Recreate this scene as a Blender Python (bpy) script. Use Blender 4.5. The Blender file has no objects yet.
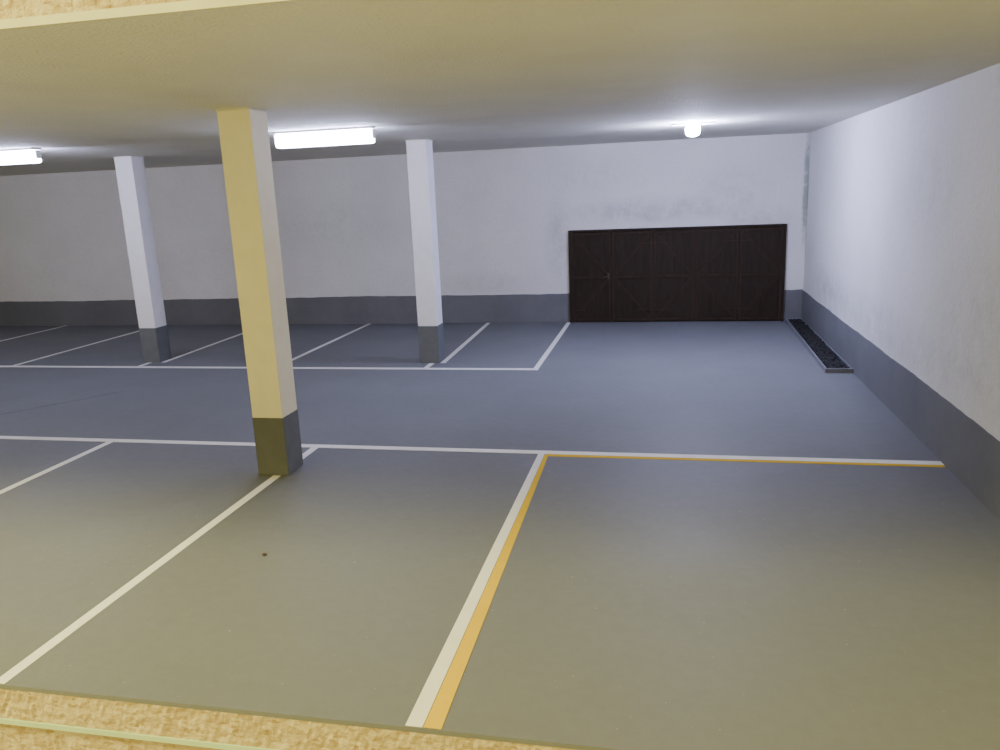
import bpy, bmesh, math, random
from mathutils import Vector, Matrix
random.seed(7)
S=bpy.context.scene; C=S.collection
H=4.0; YF=-14.39; XL=-25.0

# ---------------------------------------------------------------- materials
class M:
    def __init__(s,name,rough=.6,spec=.4):
        s.m=bpy.data.materials.new(name); s.m.use_nodes=True; s.t=s.m.node_tree; s.n=s.t.nodes; s.l=s.t.links
        s.b=s.n['Principled BSDF']; s.b.inputs['Roughness'].default_value=rough; s.b.inputs['Specular IOR Level'].default_value=spec
        s.pos=s.n.new('ShaderNodeNewGeometry').outputs['Position']
    def link(s,a,b): s.l.new(a,b)
    def mapping(s,loc=(0,0,0),scale=(1,1,1),rot=(0,0,0)):
        m=s.n.new('ShaderNodeMapping'); m.inputs['Location'].default_value=loc; m.inputs['Scale'].default_value=scale; m.inputs['Rotation'].default_value=rot
        s.link(s.pos,m.inputs['Vector']); return m.outputs[0]
    def noise(s,scale,detail=4,rough=.55,vec=None,dist=0):
        n=s.n.new('ShaderNodeTexNoise'); n.inputs['Scale'].default_value=scale; n.inputs['Detail'].default_value=detail
        n.inputs['Roughness'].default_value=rough; n.inputs['Distortion'].default_value=dist
        s.link(vec or s.pos,n.inputs['Vector']); return n.outputs['Fac']
    def ramp(s,fac,stops):
        r=s.n.new('ShaderNodeValToRGB'); e=r.color_ramp.elements
        while len(e)<len(stops): e.new(.5)
        for i,(p,c) in enumerate(stops): e[i].position=p; e[i].color=c if len(c)==4 else (*c,1)
        s.link(fac,r.inputs[0]); return r.outputs[0]
    def mix(s,fac,a,b,mode='MIX'):
        x=s.n.new('ShaderNodeMix'); x.data_type='RGBA'; x.blend_type=mode
        for v,i in ((fac,0),(a,6),(b,7)):
            if hasattr(v,'is_linked'): s.link(v,x.inputs[i])
            else: x.inputs[i].default_value=v
        return x.outputs[2]
    def math(s,op,a,b=0.0,clamp=False):
        x=s.n.new('ShaderNodeMath'); x.operation=op; x.use_clamp=clamp
        for i,v in enumerate((a,b)):
            if hasattr(v,'is_linked'): s.link(v,x.inputs[i])
            else: x.inputs[i].default_value=v
        return x.outputs[0]
    def blob(s,c,r):          # soft 1..0 falloff round a place on the surface
        v=s.mapping((-c[0]/r[0],-c[1]/r[1],-c[2]/r[2]),(1/r[0],1/r[1],1/r[2]))
        l=s.n.new('ShaderNodeVectorMath'); l.operation='LENGTH'; s.link(v,l.inputs[0])
        m=s.n.new('ShaderNodeMapRange'); m.interpolation_type='SMOOTHSTEP'
        m.inputs['From Min'].default_value=1; m.inputs['From Max'].default_value=.15
        s.link(l.outputs['Value'],m.inputs['Value']); return m.outputs[0]
    def bump(s,h,strength=.3,dist=.02):
        b=s.n.new('ShaderNodeBump'); b.inputs['Strength'].default_value=strength; b.inputs['Distance'].default_value=dist
        s.link(h,b.inputs['Height']); s.link(b.outputs[0],s.b.inputs['Normal'])
    def color(s,c):
        if hasattr(c,'is_linked'): s.link(c,s.b.inputs['Base Color'])
        else: s.b.inputs['Base Color'].default_value=c
        return s

def g(v): return (v,v,v,1)
# floor paint
mf=M('floor_paint',.5,.25)
c=mf.ramp(mf.noise(.4,3,.5),[(.3,(.150,.155,.170,1)),(.7,(.162,.168,.183,1))])
sp=mf.ramp(mf.noise(9,3,.7),[(.35,g(.96)),(.65,g(1.03))])
c=mf.mix(1.0,c,sp,'MULTIPLY')
fl=mf.ramp(mf.noise(26,1,.5),[(.775,g(0)),(.80,g(1))])
c=mf.mix(mf.math('MULTIPLY',fl,.5),c,(.45,.44,.42,1))
# thin wavering crack: distance to a slanted line
ang=-math.atan2(1.5,1.1)
v=mf.mapping((0,0,0),(1,1,1),(0,0,ang))
sx=mf.n.new('ShaderNodeSeparateXYZ'); mf.link(v,sx.inputs[0])
cx,cy=-12.6,-7.65; ly=cx*math.sin(ang)+cy*math.cos(ang); lx=cx*math.cos(ang)-cy*math.sin(ang)
wob=mf.math('MULTIPLY',mf.math('SUBTRACT',mf.noise(2.5,4,.7),.5),.25)
d=mf.math('ABSOLUTE',mf.math('ADD',mf.math('SUBTRACT',sx.outputs[1],ly),wob))
near=mf.math('LESS_THAN',d,.022); lim=mf.math('LESS_THAN',mf.math('ABSOLUTE',mf.math('SUBTRACT',sx.outputs[0],lx)),1.0)
c=mf.mix(mf.math('MULTIPLY',mf.math('MULTIPLY',near,lim),.6),c,(.05,.05,.055,1))
mf.color(c); mf.bump(mf.noise(30,3,.6),.15,.01)
mf.link(mf.ramp(mf.noise(1.3,3,.5),[(.3,g(.54)),(.7,g(.59))]),mf.b.inputs['Roughness'])
FLOOR=mf.m
# wall plaster
def wallmat(name,blobs):
    w=M(name,.75,.25)
    c=w.ramp(w.noise(.8,6,.6),[(.3,(.67,.672,.69,1)),(.7,(.74,.742,.755,1))])
    mott=w.ramp(w.noise(3.2,7,.75),[(.36,g(.08)),(.70,g(1))])
    for (cc,rr,am) in blobs:
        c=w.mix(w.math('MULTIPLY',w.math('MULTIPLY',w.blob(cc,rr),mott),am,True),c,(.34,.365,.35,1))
    c=w.mix(1.0,c,w.ramp(w.noise(14,4,.7),[(.3,g(.94)),(.7,g(1.02))]),'MULTIPLY')
    w.color(c); w.bump(w.math('ADD',w.noise(22,5,.7),w.math('MULTIPLY',w.noise(3,3,.5),2.0)),.4,.02); return w.m
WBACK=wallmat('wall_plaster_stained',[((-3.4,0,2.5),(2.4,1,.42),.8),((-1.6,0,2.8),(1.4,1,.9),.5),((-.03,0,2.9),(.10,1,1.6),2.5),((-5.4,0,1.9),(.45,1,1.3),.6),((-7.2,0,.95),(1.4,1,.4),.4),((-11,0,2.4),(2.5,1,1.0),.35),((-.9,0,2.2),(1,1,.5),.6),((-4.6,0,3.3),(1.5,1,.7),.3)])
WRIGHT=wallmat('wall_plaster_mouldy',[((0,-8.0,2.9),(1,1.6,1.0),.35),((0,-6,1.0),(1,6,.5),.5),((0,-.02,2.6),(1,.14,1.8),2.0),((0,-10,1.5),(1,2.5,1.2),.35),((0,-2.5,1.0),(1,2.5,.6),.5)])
# ceiling
mc=M('ceiling_roughcast',.85,.15)
mc.color(mc.ramp(mc.noise(1.2,4,.5),[(.3,(.75,.745,.68,1)),(.7,(.80,.795,.73,1))]))
mc.bump(mc.math('ADD',mc.noise(12,6,.8),mc.noise(40,2,.5)),.8,.045); CEIL=mc.m
mr=M('ceiling_lip_paint',.6,.3); mr.color(mr.ramp(mr.noise(6,3),[(.3,(.56,.54,.38,1)),(.7,(.63,.61,.44,1))])); LIP=mr.m
# dark skirting paint
mb=M('skirting_paint',.6,.3)
c=mb.ramp(mb.noise(1.2,5,.6),[(.3,(.122,.128,.144,1)),(.7,(.154,.160,.178,1))])
c=mb.mix(mb.math('MULTIPLY',mb.ramp(mb.noise(5,6,.8),[(.55,g(0)),(.75,g(1))]),.25),c,(.24,.25,.26,1))
mb.color(c); mb.bump(mb.noise(12,5,.7),.3,.015); BASE=mb.m
def paint(name,a,b,rough=.5,bs=.1,sc=5):
    p=M(name,rough,.3); p.color(p.ramp(p.noise(sc,5,.6),[(.3,a),(.7,b)])); p.bump(p.noise(30,3,.6),bs,.01); return p.m
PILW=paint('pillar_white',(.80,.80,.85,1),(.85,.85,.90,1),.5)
PILC=paint('pillar_warm_tint',(.80,.75,.57,1),(.85,.80,.62,1),.45)  # yellow tint puts the warm room light into the near pillar's colour
PILB=paint('pillar_foot_grey',(.115,.125,.135,1),(.14,.15,.16,1),.75)
LINE=paint('line_white',(.76,.75,.72,1),(.84,.83,.80,1),.6,.1,3)
YEL=paint('line_yellow',(.66,.42,.001,1),(.72,.47,.002,1),.8,.1,4)
# OSB
mo=M('chipboard',.85,.15)
vo=mo.n.new('ShaderNodeTexVoronoi'); vo.inputs['Scale'].default_value=1.0
nz=mo.n.new('ShaderNodeTexNoise'); nz.inputs['Scale'].default_value=14; nz.inputs['Detail'].default_value=3; mo.link(mo.pos,nz.inputs['Vector'])
vv=mo.n.new('ShaderNodeVectorMath'); vv.operation='MULTIPLY_ADD'; mo.link(nz.outputs['Color'],vv.inputs[0]); vv.inputs[1].default_value=(1.0,1.0,1.0); mo.link(mo.mapping((0,0,0),(20,36,42),(0,.2,.3)),vv.inputs[2]); mo.link(vv.outputs[0],vo.inputs['Vector'])
sc=mo.n.new('ShaderNodeSeparateColor'); mo.link(vo.outputs['Color'],sc.inputs[0])
c=mo.ramp(sc.outputs[0],[(0,(.38,.28,.15,1)),(.25,(.45,.35,.20,1)),(.6,(.50,.40,.25,1)),(1,(.58,.49,.32,1))])
gaps=mo.ramp(mo.noise(16,5,.75,mo.mapping((0,0,0),(1,1,1.8))),[(.34,g(1)),(.46,g(0))])
c=mo.mix(mo.math('MULTIPLY',gaps,.55),c,(.24,.15,.075,1))
mo.color(c); mo.bump(mo.noise(24,4,.7),.5,.03); OSB=mo.m
GREEN=paint('edge_band_green',(.42,.54,.34,1),(.48,.60,.39,1),.5)
# door wood
def wood(name,a,b,rough=.7):
    w=M(name,rough,.2)
    n=w.noise(3,6,.7,w.mapping((0,0,0),(6,6,.7)))
    w.color(w.ramp(n,[(.3,a),(.7,b)])); w.bump(n,.5,.03); return w.m
DW1=wood('door_boards',(.015,.010,.007,1),(.028,.019,.012,1)); DW2=wood('door_rails',(.020,.0125,.008,1),(.037,.023,.015,1))
RUST=wood('rusty_iron',(.030,.018,.011,1),(.048,.028,.017,1))
GRAV=paint('black_gravel',(.006,.006,.007,1),(.026,.026,.028,1),.6,.3,14)
RIM=paint('drain_rim_grey',(.15,.16,.18,1),(.20,.21,.235,1),.45)
IRON=paint('handle_iron',(.035,.030,.028,1),(.055,.048,.044,1),.6)
HOUS=paint('lamp_housing',(.7,.7,.72,1),(.76,.76,.78,1),.4)
CRUMB=paint('crumb_brown',(.05,.03,.02,1),(.09,.06,.04,1),.8); FLECK=paint('fleck_white',(.7,.7,.68,1),(.8,.8,.78,1),.8)
def emis(name,col,st):
    e=M(name,.4,.3); n=e.noise(2,1)
    e.b.inputs['Emission Color'].default_value=(*col,1); e.link(e.ramp(n,[(0,g(.75)),(1,g(.8))]),e.b.inputs['Base Color'])
    e.b.inputs['Emission Strength'].default_value=st; return e.m
TUBE=emis('lamp_diffuser',(.61,.64,1.0),72)
BULB=emis('bulb_glass',(.61,.64,1.0),1450)

# ---------------------------------------------------------------- mesh helpers
def box(bm,x0,x1,y0,y1,z0,z1,bev=0):
    vs=[bm.verts.new((x,y,z)) for x in (x0,x1) for y in (y0,y1) for z in (z0,z1)]
    fs=[bm.faces.new([vs[i] for i in f]) for f in ((0,1,3,2),(4,6,7,5),(0,4,5,1),(2,3,7,6),(0,2,6,4),(1,5,7,3))]
    if bev:
        es=list({e for f in fs for e in f.edges}); bmesh.ops.bevel(bm,geom=es,offset=bev,segments=2,affect='EDGES',profile=.5)
def bar(bm,p,q,w,d,y):     # flat bar in the XZ plane from p to q, lying from y-d to y
    p=Vector(p);q=Vector(q);t=(q-p).normalized();n=Vector((-t.y,t.x))*w/2
    pts=[p+n,p-n,q-n,q+n]
    a=[bm.verts.new((u.x,y,u.y)) for u in pts]; b=[bm.verts.new((u.x,y-d,u.y)) for u in pts]
    bm.faces.new(a);bm.faces.new(b[::-1])
    for i in range(4): bm.faces.new((a[i],b[i],b[(i+1)%4],a[(i+1)%4]))
def obj(name,bm,mat,parent=None,loc=None,smooth=False):
    bmesh.ops.recalc_face_normals(bm,faces=bm.faces)
    me=bpy.data.meshes.new(name); bm.to_mesh(me); bm.free(); me.materials.append(mat)
    if smooth:
        for p in me.polygons: p.use_smooth=True
    o=bpy.data.objects.new(name,me); C.objects.link(o)
    if loc: o.location=loc
    if parent: o.parent=parent
    return o
def bxo(name,x0,x1,y0,y1,z0,z1,mat,parent=None,bev=0):
    bm=bmesh.new(); box(bm,x0,x1,y0,y1,z0,z1,bev); return obj(name,bm,mat,parent)
def struct(o): o['kind']='structure'; return o
def empty(name,loc):
    o=bpy.data.objects.new(name,None); o.location=loc; o.empty_display_size=.2; C.objects.link(o); return o
def tag(o,label,cat,group=None):
    o['label']=label;o['category']=cat
    if group:o['group']=group
    return o

# ---------------------------------------------------------------- setting
struct(bxo('floor',XL,0,YF,0,-.03,0,FLOOR))
struct(bxo('ceiling',XL-.2,.2,YF,.2,H,H+.02,CEIL))
struct(bxo('wall_back',XL-.2,.2,0,.2,0,H,WBACK))
struct(bxo('wall_right',0,.2,YF,0,0,H,WRIGHT))
struct(bxo('wall_left',XL-.2,XL,YF,0,0,H,WRIGHT))
# front edges of the model: boards of chipboard above and below
def rough_board(name,z0,z1,amp,y0=YF,mat=OSB):
    bm=bmesh.new(); n=900; x0=XL-.2; x1=.2; rows=5; G=[]
    for i in range(n+1):
        col=[]
        for j in range(rows+1):
            e=amp if 0<j<rows else amp*.4
            col.append(bm.verts.new((x0+(x1-x0)*i/n,y0+random.uniform(0,e),z0+(z1-z0)*j/rows+(random.uniform(-e,e)*.25))))
        G.append(col)
    for i in range(n):
        for j in range(rows): bm.faces.new((G[i][j],G[i+1][j],G[i+1][j+1],G[i][j+1]))
    yb=.2
    b=[[bm.verts.new((x,yb,z)) for z in (z0,z1)] for x in (x0,x1)]
    bm.faces.new([G[i][0] for i in range(n+1)]+[b[1][0],b[0][0]])
    bm.faces.new([G[i][rows] for i in range(n+1)]+[b[1][1],b[0][1]])
    bm.faces.new([b[0][0],b[1][0],b[1][1],b[0][1]])
    for k,G_ in ((0,G[0]),(1,G[-1])): bm.faces.new(G_+[b[k][1],b[k][0]])
    return obj(name,bm,mat)
struct(rough_board('trim_1',-.26,-.03,.012))
struct(bxo('trim_2',XL-.2,.2,YF-.01,.2,-.295,-.26,GREEN))
struct(rough_board('trim_3',-.75,-.295,.012,YF+.02))
struct(rough_board('trim_4',H+.025,H+.65,.012,YF+.01))
struct(bxo('trim_5',XL-.2,.2,YF-.025,YF,H-.02,H+.025,LIP))
# dark painted skirting bands with a slightly uneven upper edge
def band(name,p,q,h,n,nx,ny,th=.012):
    bm=bmesh.new(); A=[];B=[]
    w=0
    for i in range(n+1):
        w=w*.8+random.uniform(-1,1)*.006
        x=p[0]+(q[0]-p[0])*i/n; y=p[1]+(q[1]-p[1])*i/n; z=h+w
        A.append([bm.verts.new((x,y,0)),bm.verts.new((x,y,z))]); B.append([bm.verts.new((x+nx*th,y+ny*th,0)),bm.verts.new((x+nx*th,y+ny*th,z))])
    for i in range(n):
        bm.faces.new((B[i][0],B[i+1][0],B[i+1][1],B[i][1])); bm.faces.new((A[i][1],A[i+1][1],B[i+1][1],B[i][1]))
        bm.faces.new((A[i][0],A[i+1][0],A[i+1][1],A[i][1])); bm.faces.new((A[i][0],A[i+1][0],B[i+1][0],B[i][0]))
    for k in (0,n): bm.faces.new((A[k][0],A[k][1],B[k][1],B[k][0]))
    return struct(obj(name,bm,BASE))
band('baseboard_back',(XL,0),(-5.16,0),.68,160,0,-1)
band('baseboard_corner',(-.39,0),(-.012,0),.68,8,0,-1)
band('baseboard_right',(0,0),(0,YF),.68,120,-1,0)
band('baseboard_left',(XL,0),(XL,YF),.68,60,1,0)

# ---------------------------------------------------------------- door
dx0,dx1,dh=-5.15,-.405,2.13
door=empty('door_1',((dx0+dx1)/2,0,0)); door['kind']='structure'
off=Vector((-(dx0+dx1)/2,0,0))
def dpart(name,bm,mat,parent=door):
    bmesh.ops.translate(bm,verts=bm.verts,vec=off)
    return obj(name,bm,mat,parent)
bm=bmesh.new()
box(bm,dx0,dx0+.04,-.09,-.001,.0,dh); box(bm,dx1-.04,dx1,-.09,-.001,0,dh); box(bm,dx0+.04,dx1-.04,-.09,-.001,dh-.04,dh); box(bm,dx0+.04,dx1-.04,-.004,-.001,0,dh-.04)
dpart('door_frame',bm,DW2)
n=5; w=(dx1-dx0-.08)/n
for k in range(n):
    a=dx0+.04+k*w+.006; b=dx0+.04+(k+1)*w-.006; z0=.01; z1=dh-.048; zm=(z0+z1)/2
    bm=bmesh.new(); box(bm,a,b,-.03,-.006,z0,z1); m=6
    for i in range(m):
        box(bm,a+(b-a)*i/m+.004,a+(b-a)*(i+1)/m-.004,-.038-random.uniform(0,.003),-.03,z0,z1,.002)
    leaf=dpart('door_leaf',bm,DW1)
    bm=bmesh.new()
    for z in (z0+.05,zm,z1-.05): box(bm,a+.06,b-.06,-.072,-.042,z-.03,z+.03,.005)
    dpart('rail',bm,DW2,leaf)
    bm=bmesh.new()
    for x in (a,b-.06): box(bm,x,x+.06,-.072,-.042,z0,z1,.005)
    dpart('stile',bm,DW2,leaf)
    l,r=a+.07,b-.07
    segs=[((l,z1-.09),(r,zm+.04)),((r,zm-.04),(l,z0+.09))] if k%2==0 else [((r,z1-.09),(l,zm+.04)),((l,zm-.04),(r,z0+.09))]
    for s in segs:
        bm=bmesh.new(); bar(bm,s[0],s[1],.05,.022,-.043); dpart('brace',bm,DW2,leaf)
    bm=bmesh.new()
    hx=a if k%2==0 else b-.32
    for z in (z0+.28,z1-.28): box(bm,hx,hx+.32,-.079,-.0725,z-.012,z+.012,.003)
    dpart('strap_hinge',bm,RUST,leaf)
hx=dx0+.04+w-.06
bm=bmesh.new(); box(bm,hx-.03,hx+.02,-.082,-.0725,1.0,1.14,.004); box(bm,hx-.10,hx+.01,-.117,-.099,1.06,1.083,.006); box(bm,hx-.01,hx+.01,-.10,-.08,1.062,1.081)
dpart('door_handle',bm,IRON)

# ---------------------------------------------------------------- pillars
def pillar(x,y,w,mat,foot_h,label):
    r=empty('pillar',(x+w/2,y+w/2,0)); tag(r,label,'pillar','square pillars on the parking lines')
    h=w/2
    bm=bmesh.new(); box(bm,-h,h,-h,h,foot_h,H-.015,.006); obj('shaft',bm,mat,r)
    bm=bmesh.new(); box(bm,-h-.004,h+.004,-h-.004,h+.004,0,foot_h,.006); obj('foot',bm,PILB,r)['label']='dark grey painted foot of the pillar'
    bm=bmesh.new(); box(bm,-h-.01,h+.01,-h-.01,h+.01,H-.015,H); obj('top_joint',bm,CEIL,r)
    return r
pillar(-7.515,-10.447,.37,PILC,.68,'thick yellow square pillar with warm light in its colour, standing closest, before the long middle line')
pillar(-13.235,-4.56,.37,PILW,.70,'white square pillar at far left beside the left ceiling lamp')
pillar(-7.43,-4.52,.37,PILW,.70,'white square pillar between the middle ceiling lamp and the brown door')

# ---------------------------------------------------------------- floor lines
def strip(pts,mat,label,group,z=.004,name='parking_line',jit=.002,cat='floor line'):
    (a0,a1),(b0,b1)=pts; n=24
    bm=bmesh.new(); T=[]
    for i in range(n+1):
        t=i/n; p=Vector(a0).lerp(Vector(a1),t); q=Vector(b0).lerp(Vector(b1),t); d=(q-p).normalized()
        p=p+d*random.uniform(0,jit); q=q-d*random.uniform(0,jit)
        T.append([bm.verts.new((p.x,p.y,.0005)),bm.verts.new((p.x,p.y,z)),bm.verts.new((q.x,q.y,z)),bm.verts.new((q.x,q.y,.0005))])
    for i in range(n):
        for k in range(4): bm.faces.new((T[i][k],T[i+1][k],T[i+1][(k+1)%4],T[i][(k+1)%4]))
    bm.faces.new(T[0]);bm.faces.new(T[n][::-1])
    o=obj(name,bm,mat); tag(o,label,cat,group); return o
W=.12
def xline(x0,x1,y,label,group,w=W,mat=LINE,z=.004): return strip((((x0,y-w/2),(x1,y-w/2)),((x0,y+w/2),(x1,y+w/2))),mat,label,group,z)
def yline(x,y0,y1,label,group,w=.095,x2=None):
    x2=x if x2 is None else x2
    return strip((((x-w/2,y0),(x2-w/2,y1)),((x+w/2,y0),(x2+w/2,y1))),LINE,label,group,.004)
Y1=-4.976; Y2=-9.396
xline(-24.8,-5.18+.05,Y1,'long white line closing off the far row of bays','white cross lines',.13)
xline(-24.8,-.02,Y2,'long white line across the whole floor, ending at the right wall','white cross lines')
fg='white divider lines of the far parking bays'
yl=Y1+W/2+.008
yline(-5.18,yl,-.03,'white divider line ending at the left edge of the brown door',fg)
yline(-7.20,yl,-4.53,'short white stub under the front of the pillar nearest the door',fg)
yline(-7.00,-4.50,-.03,'white divider line running back from the pillar nearest the door',fg,x2=-7.12)
yline(-10.146,yl,-.03,'white divider line between the yellow pillar and the white pillar by the middle lamp',fg)
yline(-12.81,-4.55,-.03,'white divider line passing beside the far left white pillar',fg,x2=-12.92)
yline(-13.09,yl,-4.57,'short white stub before the foot of the far left white pillar',fg)
yline(-16.0,yl,-.03,'white divider line meeting the wall left of the far left pillar',fg)
yline(-18.89,yl,-.03,'short leftmost white divider line in the far corner of the photo',fg)
ng='white divider lines of the near parking bays'
yt=Y2-W/2-.002
yline(-10.236,YF+.01,yt,'white divider line at the left edge, left of the yellow pillar',ng)
yline(-7.28,YF+.01,-10.46,'white divider line running from the yellow pillar to the front edge',ng)
yline(-7.28,-10.06,yt,'short white piece of line behind the foot of the yellow pillar',ng)
strip((((-4.445,YF+.01),(-4.425,yt)),((-4.337,YF+.01),(-4.347,yt))),LINE,'wide white divider line bordered by a yellow line, closest to the right bay',ng)
yg='yellow border lines of the right hand bay'
strip((((-4.333,YF+.01),(-4.343,yt-.08)),((-4.22,YF+.01),(-4.295,yt-.08))),YEL,'tapering yellow line along the right side of the white divider',yg)
strip((((-4.34,yt-.074),(-.03,yt-.062)),((-4.34,yt),(-.03,yt))),YEL,'thin yellow line below the long middle line, reaching the right wall',yg,.0042)

# ---------------------------------------------------------------- drain with gravel
dr=empty('drain_channel',(-.22,-2.6,0)); tag(dr,'narrow black gravel drain channel with grey rim along the right wall','drain')
o_=Vector((.22,2.6,0))
ya,yb=-5.14,-.12; xa,xb=-.44,-.02
def taper(bm):      # the channel is a little narrower toward the back wall
    for v in bm.verts: v.co.x=xb+(v.co.x-xb)*(1-.2*(v.co.y-ya)/(yb-ya))
bm=bmesh.new(); box(bm,xa,xa+.03,ya,yb,0,.075,.006); box(bm,xb-.02,xb,ya,yb,0,.075,.006); box(bm,xa+.03,xb-.02,ya,ya+.05,0,.075,.006); box(bm,xa+.03,xb-.02,yb-.04,yb,0,.075,.006)
taper(bm); bmesh.ops.translate(bm,verts=bm.verts,vec=o_); obj('rim',bm,RIM,dr)
bm=bmesh.new(); box(bm,xa+.031,xb-.021,ya+.051,yb-.041,0,.02)
for i in range(1500):
    x=random.uniform(xa+.065,xb-.05); y=random.uniform(ya+.085,yb-.07); r=random.uniform(.02,.036)
    bmesh.ops.create_icosphere(bm,subdivisions=1,radius=r,matrix=Matrix.Translation((x,y,.03+random.uniform(0,.035)))@Matrix.Rotation(random.random()*6,4,'Z')@Matrix.Diagonal((1.2,.9,.7,1)))
taper(bm); bmesh.ops.translate(bm,verts=bm.verts,vec=o_)
gb=obj('gravel_bed',bm,GRAV,dr); gb['kind']='stuff'; gb['label']='black gravel filling the channel'

# ---------------------------------------------------------------- lamps
def tube_lamp(xc,y,label,L=1.46):
    r=empty('ceiling_lamp',(xc,y,H)); tag(r,label,'ceiling lamp','long ceiling lamps')
    bm=bmesh.new(); box(bm,-L/2,L/2,-.09,.09,-.03,0,.006); obj('housing',bm,HOUS,r)
    bm=bmesh.new(); box(bm,-L/2+.01,L/2-.01,-.08,.08,-.22,-.03,.03); obj('diffuser',bm,TUBE,r)
    for s in(-1,1):
        bm=bmesh.new(); box(bm,s*L/2-.01,s*L/2+.01,-.05,.05,-.16,-.035,.004); obj('end_cap',bm,HOUS,r)
tube_lamp(-7.64,-7.5,'glowing white box lamp on the ceiling above the yellow pillar\'s right side')
tube_lamp(-13.13,-7.4,'glowing white box lamp cut off by the left edge of the photo')
tube_lamp(-18.6,-7.4,'added unseen box lamp continuing the row, cooling the left part')  # added out of view, so the left of the back wall turns cool
r=empty('ceiling_lamp',(-2.55,-4.75,H)); tag(r,'small glowing lamp with a short bulb on the ceiling before the door','ceiling lamp')
bm=bmesh.new(); box(bm,-.34,.34,-.07,.07,-.03,0,.01); obj('housing',bm,HOUS,r)
bm=bmesh.new(); bmesh.ops.create_cone(bm,cap_ends=True,segments=24,radius1=.05,radius2=.06,depth=.02,matrix=Matrix.Translation((0,0,-.04))); obj('socket',bm,HOUS,r)
# short stubby bulb: a lathe profile, cylindrical body with a rounded tip
prof=[(0.0,-.045),(.07,-.047),(.105,-.06),(.115,-.09),(.115,-.14),(.105,-.172),(.08,-.195),(.04,-.208),(0,-.211)]
bm=bmesh.new(); N=28; rings=[]
for (rr,z) in prof:
    if rr==0: rings.append([bm.verts.new((0,0,z))])
    else: rings.append([bm.verts.new((rr*math.cos(2*math.pi*i/N),rr*math.sin(2*math.pi*i/N),z)) for i in range(N)])
for A,B in zip(rings,rings[1:]):
    for i in range(N):
        j=(i+1)%N
        if len(A)==1: bm.faces.new((A[0],B[i],B[j]))
        elif len(B)==1: bm.faces.new((A[i],A[j],B[0]))
        else: bm.faces.new((A[i],A[j],B[j],B[i]))
obj('bulb',bm,BULB,r,smooth=True)

# ---------------------------------------------------------------- debris
def bit(name,x,y,s,mat,label,cat):
    bm=bmesh.new(); bmesh.ops.create_icosphere(bm,subdivisions=2,radius=s)
    for v in bm.verts: v.co*=random.uniform(.7,1.2); v.co.z*=.5
    zm=min(v.co.z for v in bm.verts)
    bmesh.ops.translate(bm,verts=bm.verts,vec=(0,0,-zm)); o=obj(name,bm,mat,None,(x,y,0)); tag(o,label,cat)
bit('crumb',-6.42,-12.38,.02,CRUMB,'tiny dark crumb on the floor right of the front white divider','crumb')
bit('plaster_fleck',-8.1,-8.3,.03,FLECK,'tiny white fleck on the driving lane behind the yellow pillar','fleck')

# ---------------------------------------------------------------- light & world
wd=bpy.data.worlds.new('room'); S.world=wd; wd.use_nodes=True
bg=wd.node_tree.nodes['Background']; bg.inputs[0].default_value=(1.0,.83,.26,1); bg.inputs[1].default_value=1.25
# warm lamp of the room in which the model stands, above and in front of its open side
ld=bpy.data.lights.new('room_lamp','AREA'); ld.shape='DISK'; ld.size=3.5; ld.energy=3200; ld.color=(1,.93,.37)
lo=bpy.data.objects.new('room_lamp',ld); C.objects.link(lo); lo.location=(-12,-19.5,10.5)
lo.rotation_euler=(Vector((-9,-13.8,0))-lo.location).to_track_quat('-Z','Y').to_euler()

# ---------------------------------------------------------------- camera
f,yaw,pitch,roll=783.5547,.2136,-.2288,-.0421
F=Vector((-math.sin(yaw)*math.cos(pitch),math.cos(yaw)*math.cos(pitch),math.sin(pitch)))
R=F.cross(Vector((0,0,1))).normalized();U=R.cross(F)
R2=R*math.cos(roll)+U*math.sin(roll);U2=-R*math.sin(roll)+U*math.cos(roll)
cam=bpy.data.cameras.new('camera'); co=bpy.data.objects.new('camera',cam); C.objects.link(co)
m=Matrix((R2,U2,-F)).transposed().to_4x4(); m.translation=Vector((-2.9539,-18.1953,3.0437)); co.matrix_world=m
cam.sensor_width=36; cam.lens=f/1000*36; cam.clip_end=200
S.camera=co
